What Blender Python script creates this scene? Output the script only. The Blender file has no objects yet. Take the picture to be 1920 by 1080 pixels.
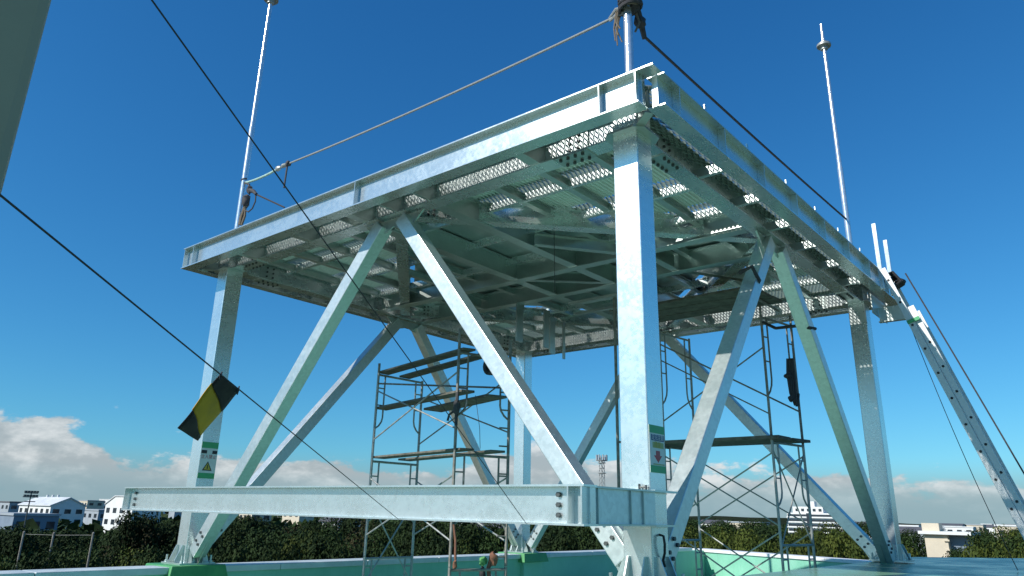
import bpy, bmesh, math, random
from mathutils import Vector, Matrix
random.seed(7)
R = math.radians
SC = bpy.context.scene
COL = SC.collection
PI = math.pi

# ------------------------------------------------------------------ camera
CAM = Vector((3.806, -6.654, 0.733))
YAW, PIT, ROL = 0.7041, 0.3234, 0.0247
_f = Vector((-math.sin(YAW)*math.cos(PIT), math.cos(YAW)*math.cos(PIT), math.sin(PIT)))
_r = Vector((math.cos(YAW), math.sin(YAW), 0)); _u = _r.cross(_f)
RT = math.cos(ROL)*_r + math.sin(ROL)*_u
UP = -math.sin(ROL)*_r + math.cos(ROL)*_u
FW = _f
cd = bpy.data.cameras.new('camera'); cam = bpy.data.objects.new('camera', cd); COL.objects.link(cam)
m3 = Matrix((RT, UP, -FW)).transposed().to_4x4(); m3.translation = CAM
cam.matrix_world = m3
cd.sensor_width = 36; cd.lens = 1395.26/1920*36
cd.shift_x = 13.6/1920; cd.shift_y = -44.5/1920
cd.clip_start = .05; cd.clip_end = 30000
SC.camera = cam
def pt(px, py, depth):                                   # a point of the place from its bearing and distance
    return CAM + depth*(FW + RT*((px-946.4)/1395.26) + UP*((495.5-py)/1395.26))

# ------------------------------------------------------------------ sky, sun, exposure
SUN_EL, SUN_AZ = R(36), R(199)
sdir = Vector((math.sin(SUN_AZ)*math.cos(SUN_EL), math.cos(SUN_AZ)*math.cos(SUN_EL), math.sin(SUN_EL)))
w = bpy.data.worlds.new('World'); SC.world = w; w.use_nodes = True
nt = w.node_tree; nt.nodes.clear()
def N(t, k, **kw):
    n = t.nodes.new(k)
    for a, b in kw.items():
        if a == 'I':
            for i, v in b.items(): n.inputs[i].default_value = v
        else: setattr(n, a, b)
    return n
def math_(t, op, a, b=None, clamp=False):
    n = t.nodes.new('ShaderNodeMath'); n.operation = op; n.use_clamp = clamp
    for i, v in enumerate((a, b)):
        if v is None: continue
        if isinstance(v, (int, float)): n.inputs[i].default_value = v
        else: t.links.new(v, n.inputs[i])
    return n.outputs[0]
def mrange(t, v, a, b, c, d, smooth=True):
    n = t.nodes.new('ShaderNodeMapRange'); n.interpolation_type = 'SMOOTHSTEP' if smooth else 'LINEAR'
    t.links.new(v, n.inputs[0])
    for i, x in enumerate((a, b, c, d)): n.inputs[i+1].default_value = x
    return n.outputs[0]
def mixc(t, f, a, b, mode='MIX'):
    n = t.nodes.new('ShaderNodeMix'); n.data_type = 'RGBA'; n.blend_type = mode
    for s, v in ((n.inputs[0], f), (n.inputs[6], a), (n.inputs[7], b)):
        if isinstance(v, (int, float)): s.default_value = v
        elif isinstance(v, tuple): s.default_value = (*v, 1)
        else: t.links.new(v, s)
    return n.outputs[2]
L = nt.links.new
sky = N(nt, 'ShaderNodeTexSky', sky_type='NISHITA', sun_disc=False, sun_elevation=SUN_EL, sun_rotation=SUN_AZ,
        air_density=1.0, dust_density=.35, ozone_density=2.2, altitude=0)
SKY_STR = .12
_ss = N(nt, 'ShaderNodeSeparateColor'); L(sky.outputs[0], _ss.inputs[0]); _sc = N(nt, 'ShaderNodeCombineColor')
for _i, (_t, _a, _g) in enumerate(((.50, .82, 1.32), (.95, .72, 1.0), (1.16, .80, .82))):     # deep dry autumn blue
    _v = math_(nt, 'MULTIPLY', _ss.outputs[_i], _t*.133)
    L(math_(nt, 'MULTIPLY', math_(nt, 'POWER', _v, _g), _a/.133), _sc.inputs[_i])
skyc = _sc.outputs[0]
tc = N(nt, 'ShaderNodeTexCoord')
sp = N(nt, 'ShaderNodeSeparateXYZ'); L(tc.outputs['Generated'], sp.inputs[0])
def wnoise(scale, detail, off, stretch=2.2, rough=.58):
    mp = N(nt, 'ShaderNodeMapping'); mp.inputs['Location'].default_value = off
    mp.inputs['Scale'].default_value = (1, 1, stretch)
    L(tc.outputs['Generated'], mp.inputs[0])
    n = N(nt, 'ShaderNodeTexNoise', I={'Scale': scale, 'Detail': detail, 'Roughness': rough}); L(mp.outputs[0], n.inputs['Vector'])
    return n.outputs['Fac']
z = sp.outputs[2]
n1 = wnoise(11, 10, (.3, .1, 0)); n2 = wnoise(11, 10, (.287, .087, -.03)); nl = wnoise(2.6, 2, (4.2, 1.3, 0), 1)
top = math_(nt, 'ADD', math_(nt, 'SUBTRACT', .055, math_(nt, 'MULTIPLY', sp.outputs[0], .048)), math_(nt, 'MULTIPLY', math_(nt, 'SUBTRACT', nl, .5), .11))      # where the bank ends, by bearing
above = math_(nt, 'DIVIDE', math_(nt, 'SUBTRACT', z, top), .045)
bias = mrange(nt, above, -1.3, .9, .22, -.40, False)
dens = mrange(nt, math_(nt, 'ADD', n1, bias), .49, .575, 0, 1)
lit = mrange(nt, math_(nt, 'ADD', math_(nt, 'MULTIPLY', math_(nt, 'SUBTRACT', n1, n2), 3.0), math_(nt, 'MULTIPLY', above, .28)), -.55, .35, 0, 1)
cl = mixc(nt, lit, (3.1, 3.5, 3.7), (5.8, 6.0, 6.05))
low = mrange(nt, z, .015, .075, .86, 0)
hz = mixc(nt, low, skyc, (2.0, 2.95, 3.4))
hz2 = mixc(nt, math_(nt, 'MULTIPLY', dens, mrange(nt, z, .012, .05, .15, .92)), hz, cl)
bg = N(nt, 'ShaderNodeBackground'); bg.inputs[1].default_value = SKY_STR; L(hz2, bg.inputs[0])
wo = N(nt, 'ShaderNodeOutputWorld'); L(bg.outputs[0], wo.inputs[0])
sl = bpy.data.lights.new('sun', 'SUN'); sl.energy = 5.0; sl.angle = R(.5); sl.color = (1, .955, .89)
so = bpy.data.objects.new('sun', sl); COL.objects.link(so)
so.rotation_euler = sdir.to_track_quat('Z', 'Y').to_euler()
SC.view_settings.view_transform = 'Standard'; SC.view_settings.look = 'None'
SC.view_settings.exposure = 0.15; SC.view_settings.gamma = 1
SC.render.engine = 'CYCLES'
SC.cycles.max_bounces = 8; SC.cycles.diffuse_bounces = 4; SC.cycles.glossy_bounces = 4

# ------------------------------------------------------------------ materials
def mat(name, col, rough=.6, metal=0.0, vary=.12, scale=6.0, bump=0.0, detail=6, col2=None, spec=.5, extra=None):
    m = bpy.data.materials.new(name); m.use_nodes = True; t = m.node_tree
    b = t.nodes['Principled BSDF']; b.inputs['Metallic'].default_value = metal
    b.inputs['Specular IOR Level'].default_value = spec
    tcn = t.nodes.new('ShaderNodeTexCoord')
    n = N(t, 'ShaderNodeTexNoise', I={'Scale': scale, 'Detail': detail, 'Roughness': .62}); t.links.new(tcn.outputs['Object'], n.inputs['Vector'])
    f = mrange(t, n.outputs[0], .3, .7, 0, 1)
    c2 = col2 if col2 else tuple(min(1, c*(1+vary)) for c in col)
    c1 = col if col2 else tuple(c*(1-vary) for c in col)
    c = mixc(t, f, c1, c2)
    if extra: c = extra(t, tcn, c)
    t.links.new(c, b.inputs['Base Color'])
    t.links.new(mrange(t, n.outputs[0], .25, .75, max(.02, rough-.1), min(1, rough+.1)), b.inputs['Roughness'])
    if bump:
        bn = N(t, 'ShaderNodeBump', I={'Strength': bump, 'Distance': .02}); n3 = N(t, 'ShaderNodeTexNoise', I={'Scale': scale*4, 'Detail': 5})
        t.links.new(tcn.outputs['Object'], n3.inputs['Vector']); t.links.new(n3.outputs[0], bn.inputs['Height']); t.links.new(bn.outputs[0], b.inputs['Normal'])
    return m
def galv(name, c1, c2, metal, rough, spangle=.10, streak=.10):
    m = bpy.data.materials.new(name); m.use_nodes = True; t = m.node_tree
    b = t.nodes['Principled BSDF']; b.inputs['Metallic'].default_value = metal
    tcn = t.nodes.new('ShaderNodeTexCoord'); g = t.nodes.new('ShaderNodeNewGeometry')
    v = N(t, 'ShaderNodeTexVoronoi', I={'Scale': 24.0, 'Randomness': 1.0}); t.links.new(g.outputs['Position'], v.inputs['Vector'])
    n = N(t, 'ShaderNodeTexNoise', I={'Scale': 2.2, 'Detail': 7, 'Roughness': .6}); t.links.new(g.outputs['Position'], n.inputs['Vector'])
    mp = N(t, 'ShaderNodeMapping'); mp.inputs['Rotation'].default_value = (.5, .3, .6); mp.inputs['Scale'].default_value = (9, 1.2, 9); t.links.new(g.outputs['Position'], mp.inputs[0])
    n2 = N(t, 'ShaderNodeTexNoise', I={'Scale': 2.0, 'Detail': 5, 'Roughness': .6}); t.links.new(mp.outputs[0], n2.inputs['Vector'])
    f = math_(t, 'ADD', math_(t, 'MULTIPLY', mrange(t, n.outputs[0], .3, .7, 0, 1), .55), math_(t, 'MULTIPLY', mrange(t, n2.outputs[0], .3, .7, 0, 1), .45))
    c = mixc(t, f, c1, c2)
    vs = N(t, 'ShaderNodeSeparateColor'); t.links.new(v.outputs['Color'], vs.inputs[0])
    k = mrange(t, vs.outputs[0], 0, 1, 1-spangle, 1+spangle, False)
    kc = N(t, 'ShaderNodeCombineColor'); [t.links.new(k, kc.inputs[i]) for i in range(3)]
    c = mixc(t, 1.0, c, kc.outputs[0], 'MULTIPLY')
    oi = t.nodes.new('ShaderNodeObjectInfo'); ko = mrange(t, oi.outputs['Random'], 0, 1, .88, 1.06, False); oc = N(t, 'ShaderNodeCombineColor'); [t.links.new(ko, oc.inputs[i]) for i in range(3)]
    c = mixc(t, 1.0, c, oc.outputs[0], 'MULTIPLY')
    t.links.new(c, b.inputs['Base Color'])
    r = math_(t, 'ADD', mrange(t, f, .2, .8, rough-.02, rough+.03), math_(t, 'MULTIPLY', math_(t, 'SUBTRACT', vs.outputs[1], .5), .010))
    t.links.new(r, b.inputs['Roughness'])
    return m
STEEL = galv('galvanised steel', (.66, .73, .725), (.725, .79, .785), .80, .27, .025)
STEEL_D = galv('galvanised sheet', (.52, .59, .57), (.57, .64, .62), .85, .35, .03)
GRATE = galv('galvanised grating', (.38, .46, .42), (.47, .54, .50), .35, .5, .05)
SHEET = galv('zinc coated sheet', (.66, .74, .69), (.74, .81, .76), .1, .5, .03)
ZINC = galv('dull zinc', (.56, .60, .56), (.66, .69, .66), .2, .5, .04)
STEEL_B = galv('galvanised brace', (.56, .63, .63), (.64, .70, .70), .78, .42, .06)
BRIGHT = galv('bright zinc tube', (.72, .76, .78), (.82, .85, .86), .75, .22, .05)
ALU = mat('worn aluminium', (.60, .63, .63), .5, .3, .05, 3)
PIPE = mat('weathered scaffold pipe', (.27, .29, .28), .5, .5, col2=(.42, .43, .41), scale=7)
PIPE_RUST = mat('rusty scaffold pipe', (.16, .145, .125), .65, .3, col2=(.32, .31, .28), scale=9)
PLANK = mat('scaffold plank', (.07, .065, .05), .8, 0, col2=(.16, .155, .13), scale=5, bump=.4)
BOLT = mat('dark bolt', (.09, .10, .10), .45, .6, .2, 30)
ROPE_G = mat('grey synthetic rope', (.25, .265, .26), .85, 0, .25, 60)
ROPE_D = mat('dark rope', (.045, .045, .05), .8, 0, .3, 60)
ROPE_B = mat('brown weathered rope', (.16, .13, .095), .9, 0, .3, 50)
SLING = mat('pale green sling', (.33, .5, .44), .7, 0, .2, 30)
ORANGE = mat('faded orange cloth', (.20, .085, .05), .8, 0, .25, 20)
LIME = mat('light green cloth', (.10, .30, .10), .8, 0, .2, 20)
WHITEP = mat('white painted metal', (.72, .73, .72), .45, 0, .06, 6)
BLACK = mat('black rubber', (.018, .018, .02), .6, 0, .3, 20)
YEL = mat('yellow flag cloth', (.52, .30, .010), .75, 0, .14, 9)
BLK = mat('black flag cloth', (.014, .012, .014), .8, 0, .2, 14)
MINT = mat('green roof membrane', (.15, .40, .31), .55, 0, col2=(.20, .47, .37), scale=1.3)
def streaks(t, tcn, c):
    mp = N(t, 'ShaderNodeMapping'); mp.inputs['Scale'].default_value = (5, 5, .35); t.links.new(tcn.outputs['Object'], mp.inputs[0])
    n = N(t, 'ShaderNodeTexNoise', I={'Scale': 2.0, 'Detail': 6, 'Roughness': .7}); t.links.new(mp.outputs[0], n.inputs['Vector'])
    return mixc(t, mrange(t, n.outputs[0], .56, .78, 0, .5), c, (.16, .30, .24))
MINTW = mat('mint wall paint', (.20, .50, .355), .55, 0, col2=(.26, .56, .42), scale=1.7, bump=.05, extra=streaks)
COPE = mat('pale metal coping', (.55, .60, .60), .45, .2, .10, 2.5)
GREEN = mat('green painted plinth', (.045, .23, .075), .5, 0, col2=(.075, .31, .11), scale=5)
def puddles(t, tcn, c):
    n = N(t, 'ShaderNodeTexNoise', I={'Scale': .7, 'Detail': 7, 'Roughness': .66}); t.links.new(tcn.outputs['Object'], n.inputs['Vector'])
    return mixc(t, mrange(t, n.outputs[0], .52, .66, 0, .45), c, (.16, .20, .17))
LEDGE = mat('glossy roof membrane', (.14, .27, .175), .26, 0, col2=(.18, .32, .215), scale=.9, spec=.10, bump=.035, extra=puddles)
LEDGE.node_tree.nodes['Principled BSDF'].inputs['IOR'].default_value = 1.3
PENT = mat('grey painted wall', (.38, .31, .21), .7, 0, .06, 2)
SIGNW = mat('sign white', (.62, .66, .63), .5, 0, .04, 8)
SIGNG = mat('sign green', (.06, .36, .15), .5, 0, .06, 8)
SIGNK = mat('sign black', (.02, .025, .03), .5, 0, .1, 8)
SIGNR = mat('sign red', (.42, .06, .07), .5, 0, .08, 8)
SIGNB = mat('sign blue', (.035, .07, .19), .5, 0, .08, 8)
SIGNY = mat('sign yellow', (.45, .36, .05), .5, 0, .08, 8)
SIGNO = mat('sign olive', (.33, .36, .14), .5, 0, .08, 8)
def leafmat(name, a, b):
    m = bpy.data.materials.new(name); m.use_nodes = True; t = m.node_tree
    bs = t.nodes['Principled BSDF']; bs.inputs['Roughness'].default_value = .75; bs.inputs['Specular IOR Level'].default_value = .12
    g = t.nodes.new('ShaderNodeNewGeometry'); oi = t.nodes.new('ShaderNodeObjectInfo')
    n = N(t, 'ShaderNodeTexNoise', I={'Scale': .55, 'Detail': 4}); t.links.new(g.outputs['Position'], n.inputs['Vector'])
    f = math_(t, 'ADD', math_(t, 'MULTIPLY', g.outputs['Random Per Island'], .28), math_(t, 'MULTIPLY', mrange(t, n.outputs[0], .3, .7, 0, 1), .72))
    c = mixc(t, f, a, b)
    k = mrange(t, oi.outputs['Random'], 0, 1, .72, 1.28, False)
    kc = N(t, 'ShaderNodeCombineColor'); [t.links.new(k, kc.inputs[i]) for i in range(3)]
    t.links.new(mixc(t, 1.0, c, kc.outputs[0], 'MULTIPLY'), bs.inputs['Base Color'])
    return m
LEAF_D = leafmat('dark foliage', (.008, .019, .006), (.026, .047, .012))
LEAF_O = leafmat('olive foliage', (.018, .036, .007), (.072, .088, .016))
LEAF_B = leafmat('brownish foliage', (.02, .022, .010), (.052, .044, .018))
BARK = mat('bark', (.06, .045, .035), .9, 0, .3, 8)

# ------------------------------------------------------------------ mesh helpers
WL = {}
def wl(o): return WL.get(o.name, Vector((0, 0, 0))) if o else Vector((0, 0, 0))
class MB:
    def __init__(s): s.v = []; s.f = []; s.mi = []; s.k = 0; s.g = []
    def add(s, vs, fs):
        o = len(s.v); s.g.append((o, len(s.f))); s.v += [Vector(v) for v in vs]; s.f += [tuple(i+o for i in f) for f in fs]; s.mi += [s.k]*len(fs); return s
    def box(s, a, b):
        x0, y0, z0 = a; x1, y1, z1 = b
        return s.add([(x0,y0,z0),(x1,y0,z0),(x1,y1,z0),(x0,y1,z0),(x0,y0,z1),(x1,y0,z1),(x1,y1,z1),(x0,y1,z1)],
                     [(3,2,1,0),(4,5,6,7),(0,1,5,4),(1,2,6,5),(2,3,7,6),(3,0,4,7)])
    def extr(s, prof, p0, p1, up=(0,0,1)):                    # profile (u,v) swept p0->p1; u sideways, v along up
        p0, p1 = Vector(p0), Vector(p1); d = (p1-p0).normalized(); up = Vector(up)
        u = d.cross(up).normalized(); vv = u.cross(d)
        n = len(prof); a = [p0+u*x+vv*y for x, y in prof]; b = [p1+u*x+vv*y for x, y in prof]
        return s.add(a+b, [tuple(range(n-1,-1,-1)), tuple(range(n,2*n))]+[(i,(i+1)%n,n+(i+1)%n,n+i) for i in range(n)])
    def bar(s, p0, p1, wu, wv, up=(0,0,1)):
        return s.extr([(-wu/2,-wv/2),(wu/2,-wv/2),(wu/2,wv/2),(-wu/2,wv/2)], p0, p1, up)
    def ibeam(s, p0, p1, h, fw, tw=.014, tf=.018, up=(0,0,1)):   # p0,p1 on the bottom centre line
        a, b = fw/2, tw/2
        return s.extr([(-a,0),(a,0),(a,tf),(b,tf),(b,h-tf),(a,h-tf),(a,h),(-a,h),(-a,h-tf),(-b,h-tf),(-b,tf),(-a,tf)], p0, p1, up)
    def tube(s, pts, r, n=8, r1=None, cap=True):
        pts = [Vector(p) for p in pts]; m = len(pts); vs = []
        d0 = (pts[1]-pts[0]).normalized(); ref = Vector((0,0,1)) if abs(d0.z) < .9 else Vector((1,0,0))
        u = d0.cross(ref).normalized()
        for i, p in enumerate(pts):
            d = (pts[min(i+1,m-1)]-pts[max(i-1,0)]).normalized()
            u = (u-d*u.dot(d)).normalized(); v = d.cross(u)
            rr = r if r1 is None else r+(r1-r)*i/(m-1)
            vs += [p+u*rr*math.cos(2*PI*k/n)+v*rr*math.sin(2*PI*k/n) for k in range(n)]
        fs = [(i*n+k, i*n+(k+1)%n, (i+1)*n+(k+1)%n, (i+1)*n+k) for i in range(m-1) for k in range(n)]
        if cap: fs += [tuple(range(n-1,-1,-1)), tuple(range((m-1)*n, m*n))]
        return s.add(vs, fs)
    def prism(s, pts, off):                                    # polygon thickened by the vector off
        off = Vector(off); n = len(pts); a = [Vector(p) for p in pts]; b = [p+off for p in a]
        return s.add(a+b, [tuple(range(n-1,-1,-1)), tuple(range(n,2*n))]+[(i,(i+1)%n,n+(i+1)%n,n+i) for i in range(n)])
    def blob(s, c, r, seed=0, sub=2, jit=.15, sc=(1,1,1)):
        bm = bmesh.new(); bmesh.ops.create_icosphere(bm, subdivisions=sub, radius=1); rg = random.Random(seed)
        vs = []
        for v in bm.verts:
            k = r*(1+rg.uniform(-jit, jit)); vs.append(Vector(c)+Vector((v.co.x*k*sc[0], v.co.y*k*sc[1], v.co.z*k*sc[2])))
        bm.verts.index_update(); fs = [tuple(v.index for v in f.verts) for f in bm.faces]; bm.free()
        return s.add(vs, fs)
    def near(s, k=.94): s.v = [CAM+(v-CAM)*k for v in s.v]; return s
    def each(s, name, m, parent=None, smooth=False, bevel=0):    # every primitive as an object of its own
        out = []; g = s.g+[(len(s.v), len(s.f))]
        for (v0, f0), (v1, f1) in zip(g, g[1:]):
            q = MB(); q.v = s.v[v0:v1]; q.f = [tuple(i-v0 for i in f) for f in s.f[f0:f1]]; q.mi = [0]*len(q.f)
            out.append(q.build(name, m, parent, smooth, bevel))
        return out
    def build(s, name, m, parent=None, smooth=False, bevel=0, **props):
        lo = Vector([min(v[i] for v in s.v) for i in range(3)]); hi = Vector([max(v[i] for v in s.v) for i in range(3)])
        c = (lo+hi)/2
        if parent is None: c.z = lo.z
        me = bpy.data.meshes.new(name); me.from_pydata([v-c for v in s.v], [], s.f)
        ms = m if isinstance(m, (list, tuple)) else [m]
        for q in ms: me.materials.append(q)
        if len(ms) > 1: me.polygons.foreach_set('material_index', s.mi)
        bm = bmesh.new(); bm.from_mesh(me); bmesh.ops.recalc_face_normals(bm, faces=bm.faces[:]) if len(s.f) < 60000 else None
        bm.to_mesh(me); bm.free()
        if smooth:
            me.polygons.foreach_set('use_smooth', [True]*len(me.polygons)); me.set_sharp_from_angle(angle=R(40))
        o = bpy.data.objects.new(name, me); COL.objects.link(o); WL[o.name] = c.copy()
        o.location = c-wl(parent)
        if parent: o.parent = parent
        if bevel:
            b = o.modifiers.new('edge', 'BEVEL'); b.width = bevel; b.segments = 2; b.limit_method = 'ANGLE'
        for k, v in props.items(): o[k] = v
        return o
def thing(name, loc, label, category, group=None):
    o = bpy.data.objects.new(name, None); COL.objects.link(o); o.location = loc; WL[o.name] = Vector(loc)
    o.empty_display_size = .2; o['label'] = label; o['category'] = category
    if group: o['group'] = group
    return o
def tag(o, label, category, group=None):
    o['label'] = label; o['category'] = category
    if group: o['group'] = group
    return o
def catenary(a, b, sag, n=14):
    a, b = Vector(a), Vector(b)
    return [a.lerp(b, i/n)-Vector((0,0,sag*4*(i/n)*(1-i/n))) for i in range(n+1)]

# ------------------------------------------------------------------ roof the frame stands on
FLOOR, COPZ = -1.1, -.17
o = MB().prism([(-8.09,-9,FLOOR-.25),(-.29,-9,FLOOR-.25),(-.29,15.0,FLOOR-.25),(-8.09,18.2,FLOOR-.25)], (0,0,.25)).build('roof_floor', MINT); o['kind'] = 'structure'
o = MB().prism([(-.3,-12,FLOOR-.25),(9,-12,FLOOR-.25),(9,17.4,FLOOR-.25),(4,17.4,FLOOR-.25),(1.3,13.8,FLOOR-.25),(-.3,11.6,FLOOR-.25)], (0,0,.08-FLOOR+.25)).build('raised_roof', LEDGE); o['kind'] = 'structure'
p = thing('parapet_wall', (-7.85,4,FLOOR), 'long shaded green parapet with pale coping at the left edge of the roof', 'parapet')
MB().box((-8.52,-13.98,-2.2),(-8.10,18.0,COPZ-.10)).build('wall', MINTW, p)
for k in range(16): MB().box((-8.57,-14+k*1.94,COPZ-.10),(-8.04,-14+k*1.94+1.93,COPZ)).build('coping', COPE, p, bevel=.012)
p = thing('parapet_wall', (-4,16.4,FLOOR), 'sunlit mint green parapet with white coping behind the right scaffold', 'parapet')
a, b = Vector((-8.6,18.2,0)), Vector((-.31,15.0,0)); nrm = Vector((-(b-a).y, (b-a).x, 0)).normalized()
def wallprism(a, b, n0, n1, z0, z1): return [(a+nrm*n0)+Vector((0,0,z0)), (b+nrm*n0)+Vector((0,0,z0)), (b+nrm*n1)+Vector((0,0,z0)), (a+nrm*n1)+Vector((0,0,z0))], (0,0,z1-z0)
MB().prism(*wallprism(a, b, 0, .5, -2.2, COPZ-.15)).build('wall', MINTW, p)
for k in range(5): MB().prism(*wallprism(a.lerp(b, k/5), a.lerp(b, (k+.995)/5), -.05, .56, COPZ-.15, COPZ-.06)).build('coping', WHITEP, p, bevel=.012)

# building block that carries the roof (seen only past the parapets)
o = MB().prism([(-8.5,-14,-14),(8.95,-14,-14),(8.95,17.35,-14),(4,17.35,-14),(1.3,14.6,-14),(-8.5,18.3,-14)], (0,0,12.64)).build('building_block', PENT); tag(o, 'lower storeys of the building under the green roof', 'building')
o = MB().box((.9,-7.6,FLOOR),(2.0,-6.219,3.6)).build('roof_house', PENT, bevel=.03)
tag(o, 'dark grey wall corner rising at the upper left edge of the picture', 'building')

def plinth(c, hx, hy, z1, label, grp='green plinths under the columns'):
    x, y = c; q = .16; p = thing('concrete_plinth', (x,y,FLOOR), label, 'plinth', grp)
    m = MB(); hh = .20
    base = [(x-hx,y-hy,z1-hh),(x+hx,y-hy,z1-hh),(x+hx,y+hy,z1-hh),(x-hx,y+hy,z1-hh)]
    topv = [(x-hx+q*.3,y-hy+q*.3,z1),(x+hx-q*.3,y-hy+q*.3,z1),(x+hx-q*.3,y+hy-q*.3,z1),(x-hx+q*.3,y+hy-q*.3,z1)]
    m.add(base+topv, [(3,2,1,0),(4,5,6,7),(0,1,5,4),(1,2,6,5),(2,3,7,6),(3,0,4,7)]); m.build('cap', GREEN, p, bevel=.012)
    MB().box((x-hx+.12,y-hy+.12,FLOOR),(x+hx-.12,y+hy-.12,z1-hh)).build('pedestal', MINTW, p)
plinth((-8.40,-.03), .47, .50, -.15, 'green capped plinth on the left parapet under the warning sign column')
plinth((-8.36,8.6), .46, .48, -.15, 'green capped plinth with mint pedestal under the farthest column')

# ------------------------------------------------------------------ the steel platform
H_, A_, B_ = .157, 8.4, 8.6
GZ0, GZ1 = 4.80, 5.17
ZB, ZT = 4.794, 5.18
PL = thing('steel_platform', (-4.2,4.3,-.08), 'large galvanised steel platform frame on four columns with inverted V braces', 'steel frame')
def column(x, y, z0):
    m = MB().box((x-H_,y-H_,z0),(x+H_,y+H_,ZT-.03)); c = m.build('column', STEEL, PL, bevel=.012)
    MB().box((x-.30,y-.30,z0-.005),(x+.30,y+.30,z0+.022)).build('base_plate', STEEL_D, c)
    g = MB()
    for dx, dy in ((1,0),(-1,0),(0,1),(0,-1)):
        for k in (-.09, .09):
            q = [Vector((dx*H_,dy*H_,0)), Vector((dx*(H_+.13),dy*(H_+.13),0)), Vector((dx*(H_+.13),dy*(H_+.13),.03)), Vector((dx*(H_+.035),dy*(H_+.035),.26)), Vector((dx*H_,dy*H_,.26))]
            t = Vector((-dy, dx, 0)); g.prism([Vector((x,y,z0+.022))+v+t*(k-.007) for v in q], t*.014)
    g.each('stiffener', STEEL_D, c)
    bl = MB()
    for sx in (-1,1):
        for sy in (-1,1): bl.tube([(x+sx*.245,y+sy*.245,z0+.02),(x+sx*.245,y+sy*.245,z0+.13)], .016, 8); bl.tube([(x+sx*.245,y+sy*.245,z0+.02),(x+sx*.245,y+sy*.245,z0+.05)], .032, 6)
    bl.each('anchor_bolt', STEEL_D, c)
    d = MB()                                                    # diaphragm plates at the girder flanges, corners clipped
    for zz in (GZ0-.012, GZ1-.03):
        e, k = .255, .165
        d.prism([(x-e,y-k,zz),(x-k,y-e,zz),(x+k,y-e,zz),(x+e,y-k,zz),(x+e,y+k,zz),(x+k,y+e,zz),(x-k,y+e,zz),(x-e,y+k,zz)], (0,0,.026))
    d.each('diaphragm', STEEL_D, c)
    return c
C0 = column(0,0,.105); C1 = column(-A_,0,-.145); C2 = column(0,B_,.105); C3 = column(-A_,B_,-.145)

def bolts(m, c, u, v, nrm_, nu, nv, su, sv, r=.019, t=.022):
    c, u, v, n_ = Vector(c), Vector(u), Vector(v), Vector(nrm_)
    for i in range(nu):
        for j in range(nv):
            p = c+u*(i-(nu-1)/2)*su+v*(j-(nv-1)/2)*sv
            m.tube([p, p+n_*t], r, 6)
def girder(p0, p1):
    p0, p1 = Vector(p0), Vector(p1); d = (p1-p0).normalized(); s = Vector((-d.y, d.x, 0))
    g = MB().ibeam(p0, p1, GZ1-GZ0, .24, .014, .02).build('girder', STEEL, PL)
    sp_ = MB(); bm_ = MB()
    L_ = (p1-p0).length
    for k in (.62, L_-.62):
        c = p0+d*k
        for sg in (1,-1):
            sp_.bar(c-d*.20+s*sg*.0135+Vector((0,0,.185)), c+d*.20+s*sg*.0135+Vector((0,0,.185)), .012, .25)
            bolts(bm_, c+s*sg*.0195+Vector((0,0,.185)), d, (0,0,1), s*sg, 2, 3, .13, .085, .018)
        sp_.bar(c-d*.24+Vector((0,0,-.0075)), c+d*.24+Vector((0,0,-.0075)), .235, .012)
        for sg in (1,-1): bolts(bm_, c+s*sg*.072+Vector((0,0,-.0135)), d, s, (0,0,-1), 4, 1, .105, .07, .02, .028)
        # haunch flare by the column
    sp_.each('splice_plate', STEEL_D, g); bm_.each('bolt', BOLT, g)
    return g
e = H_+.005
girder((-A_+e,0,GZ0),(-e,0,GZ0)); girder((0,e,GZ0),(0,B_-e,GZ0)); girder((-A_,e,GZ0),(-A_,B_-e,GZ0)); girder((-A_+e,B_,GZ0),(-e,B_,GZ0))

# edge beams
XL, XR, YF, YB = -8.96, .666, -.67, 9.15
def edge_beam(p0, p1, stiff, out):
    p0, p1 = Vector(p0), Vector(p1); d = (p1-p0).normalized(); out = Vector(out)
    b = MB().ibeam(p0, p1, ZT-ZB, .20, .012, .017).build('edge_beam', STEEL, PL)
    m = MB(); mid = Vector((0,0,(ZT-ZB)/2))
    for k in stiff:
        for sg in (1,-1):
            c = p0+d*k+out*sg*.0525+mid; m.bar(c-d*.006, c+d*.006, .089, ZT-ZB-.036)
    m.each('stiffener', STEEL, b)
    return b
fb = edge_beam((XL,YF+.1,ZB),(.47,YF+.1,ZB),[.05,.36,4.85,8.95,9.40],(0,-1,0))
MB().box((.4705,YF,ZT-.0175),(.655,YF+.198,ZT+.0005)).build('top_plate', STEEL, fb)
rb = edge_beam((XR-.1,-.452,ZB),(XR-.1,YB,ZB),[.35,1.5,2.7,3.9,5.1,6.3,7.5,8.7],(1,0,0))
MB().box((XR-.14,-.4645,ZB+.002),(XR-.075,-.4525,ZT-.002)).build('end_plate', STEEL, rb)
m = MB()
for y in (.55,1.75,3.1,4.3,5.4,6.6): m.box((XR-.03,y,ZT+.001),(XR-.018,y+.05,ZT+.085))
m.each('clip_plate', STEEL_D, rb)
edge_beam((XL+.1,YF+.202,ZB),(XL+.1,YB-.202,ZB),[.3,2.5,5,7.5],(-1,0,0))
edge_beam((XL,YB-.1,ZB),(XR-.202,YB-.1,ZB),[.3,2.4,4.85,7,9],(0,1,0))
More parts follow.
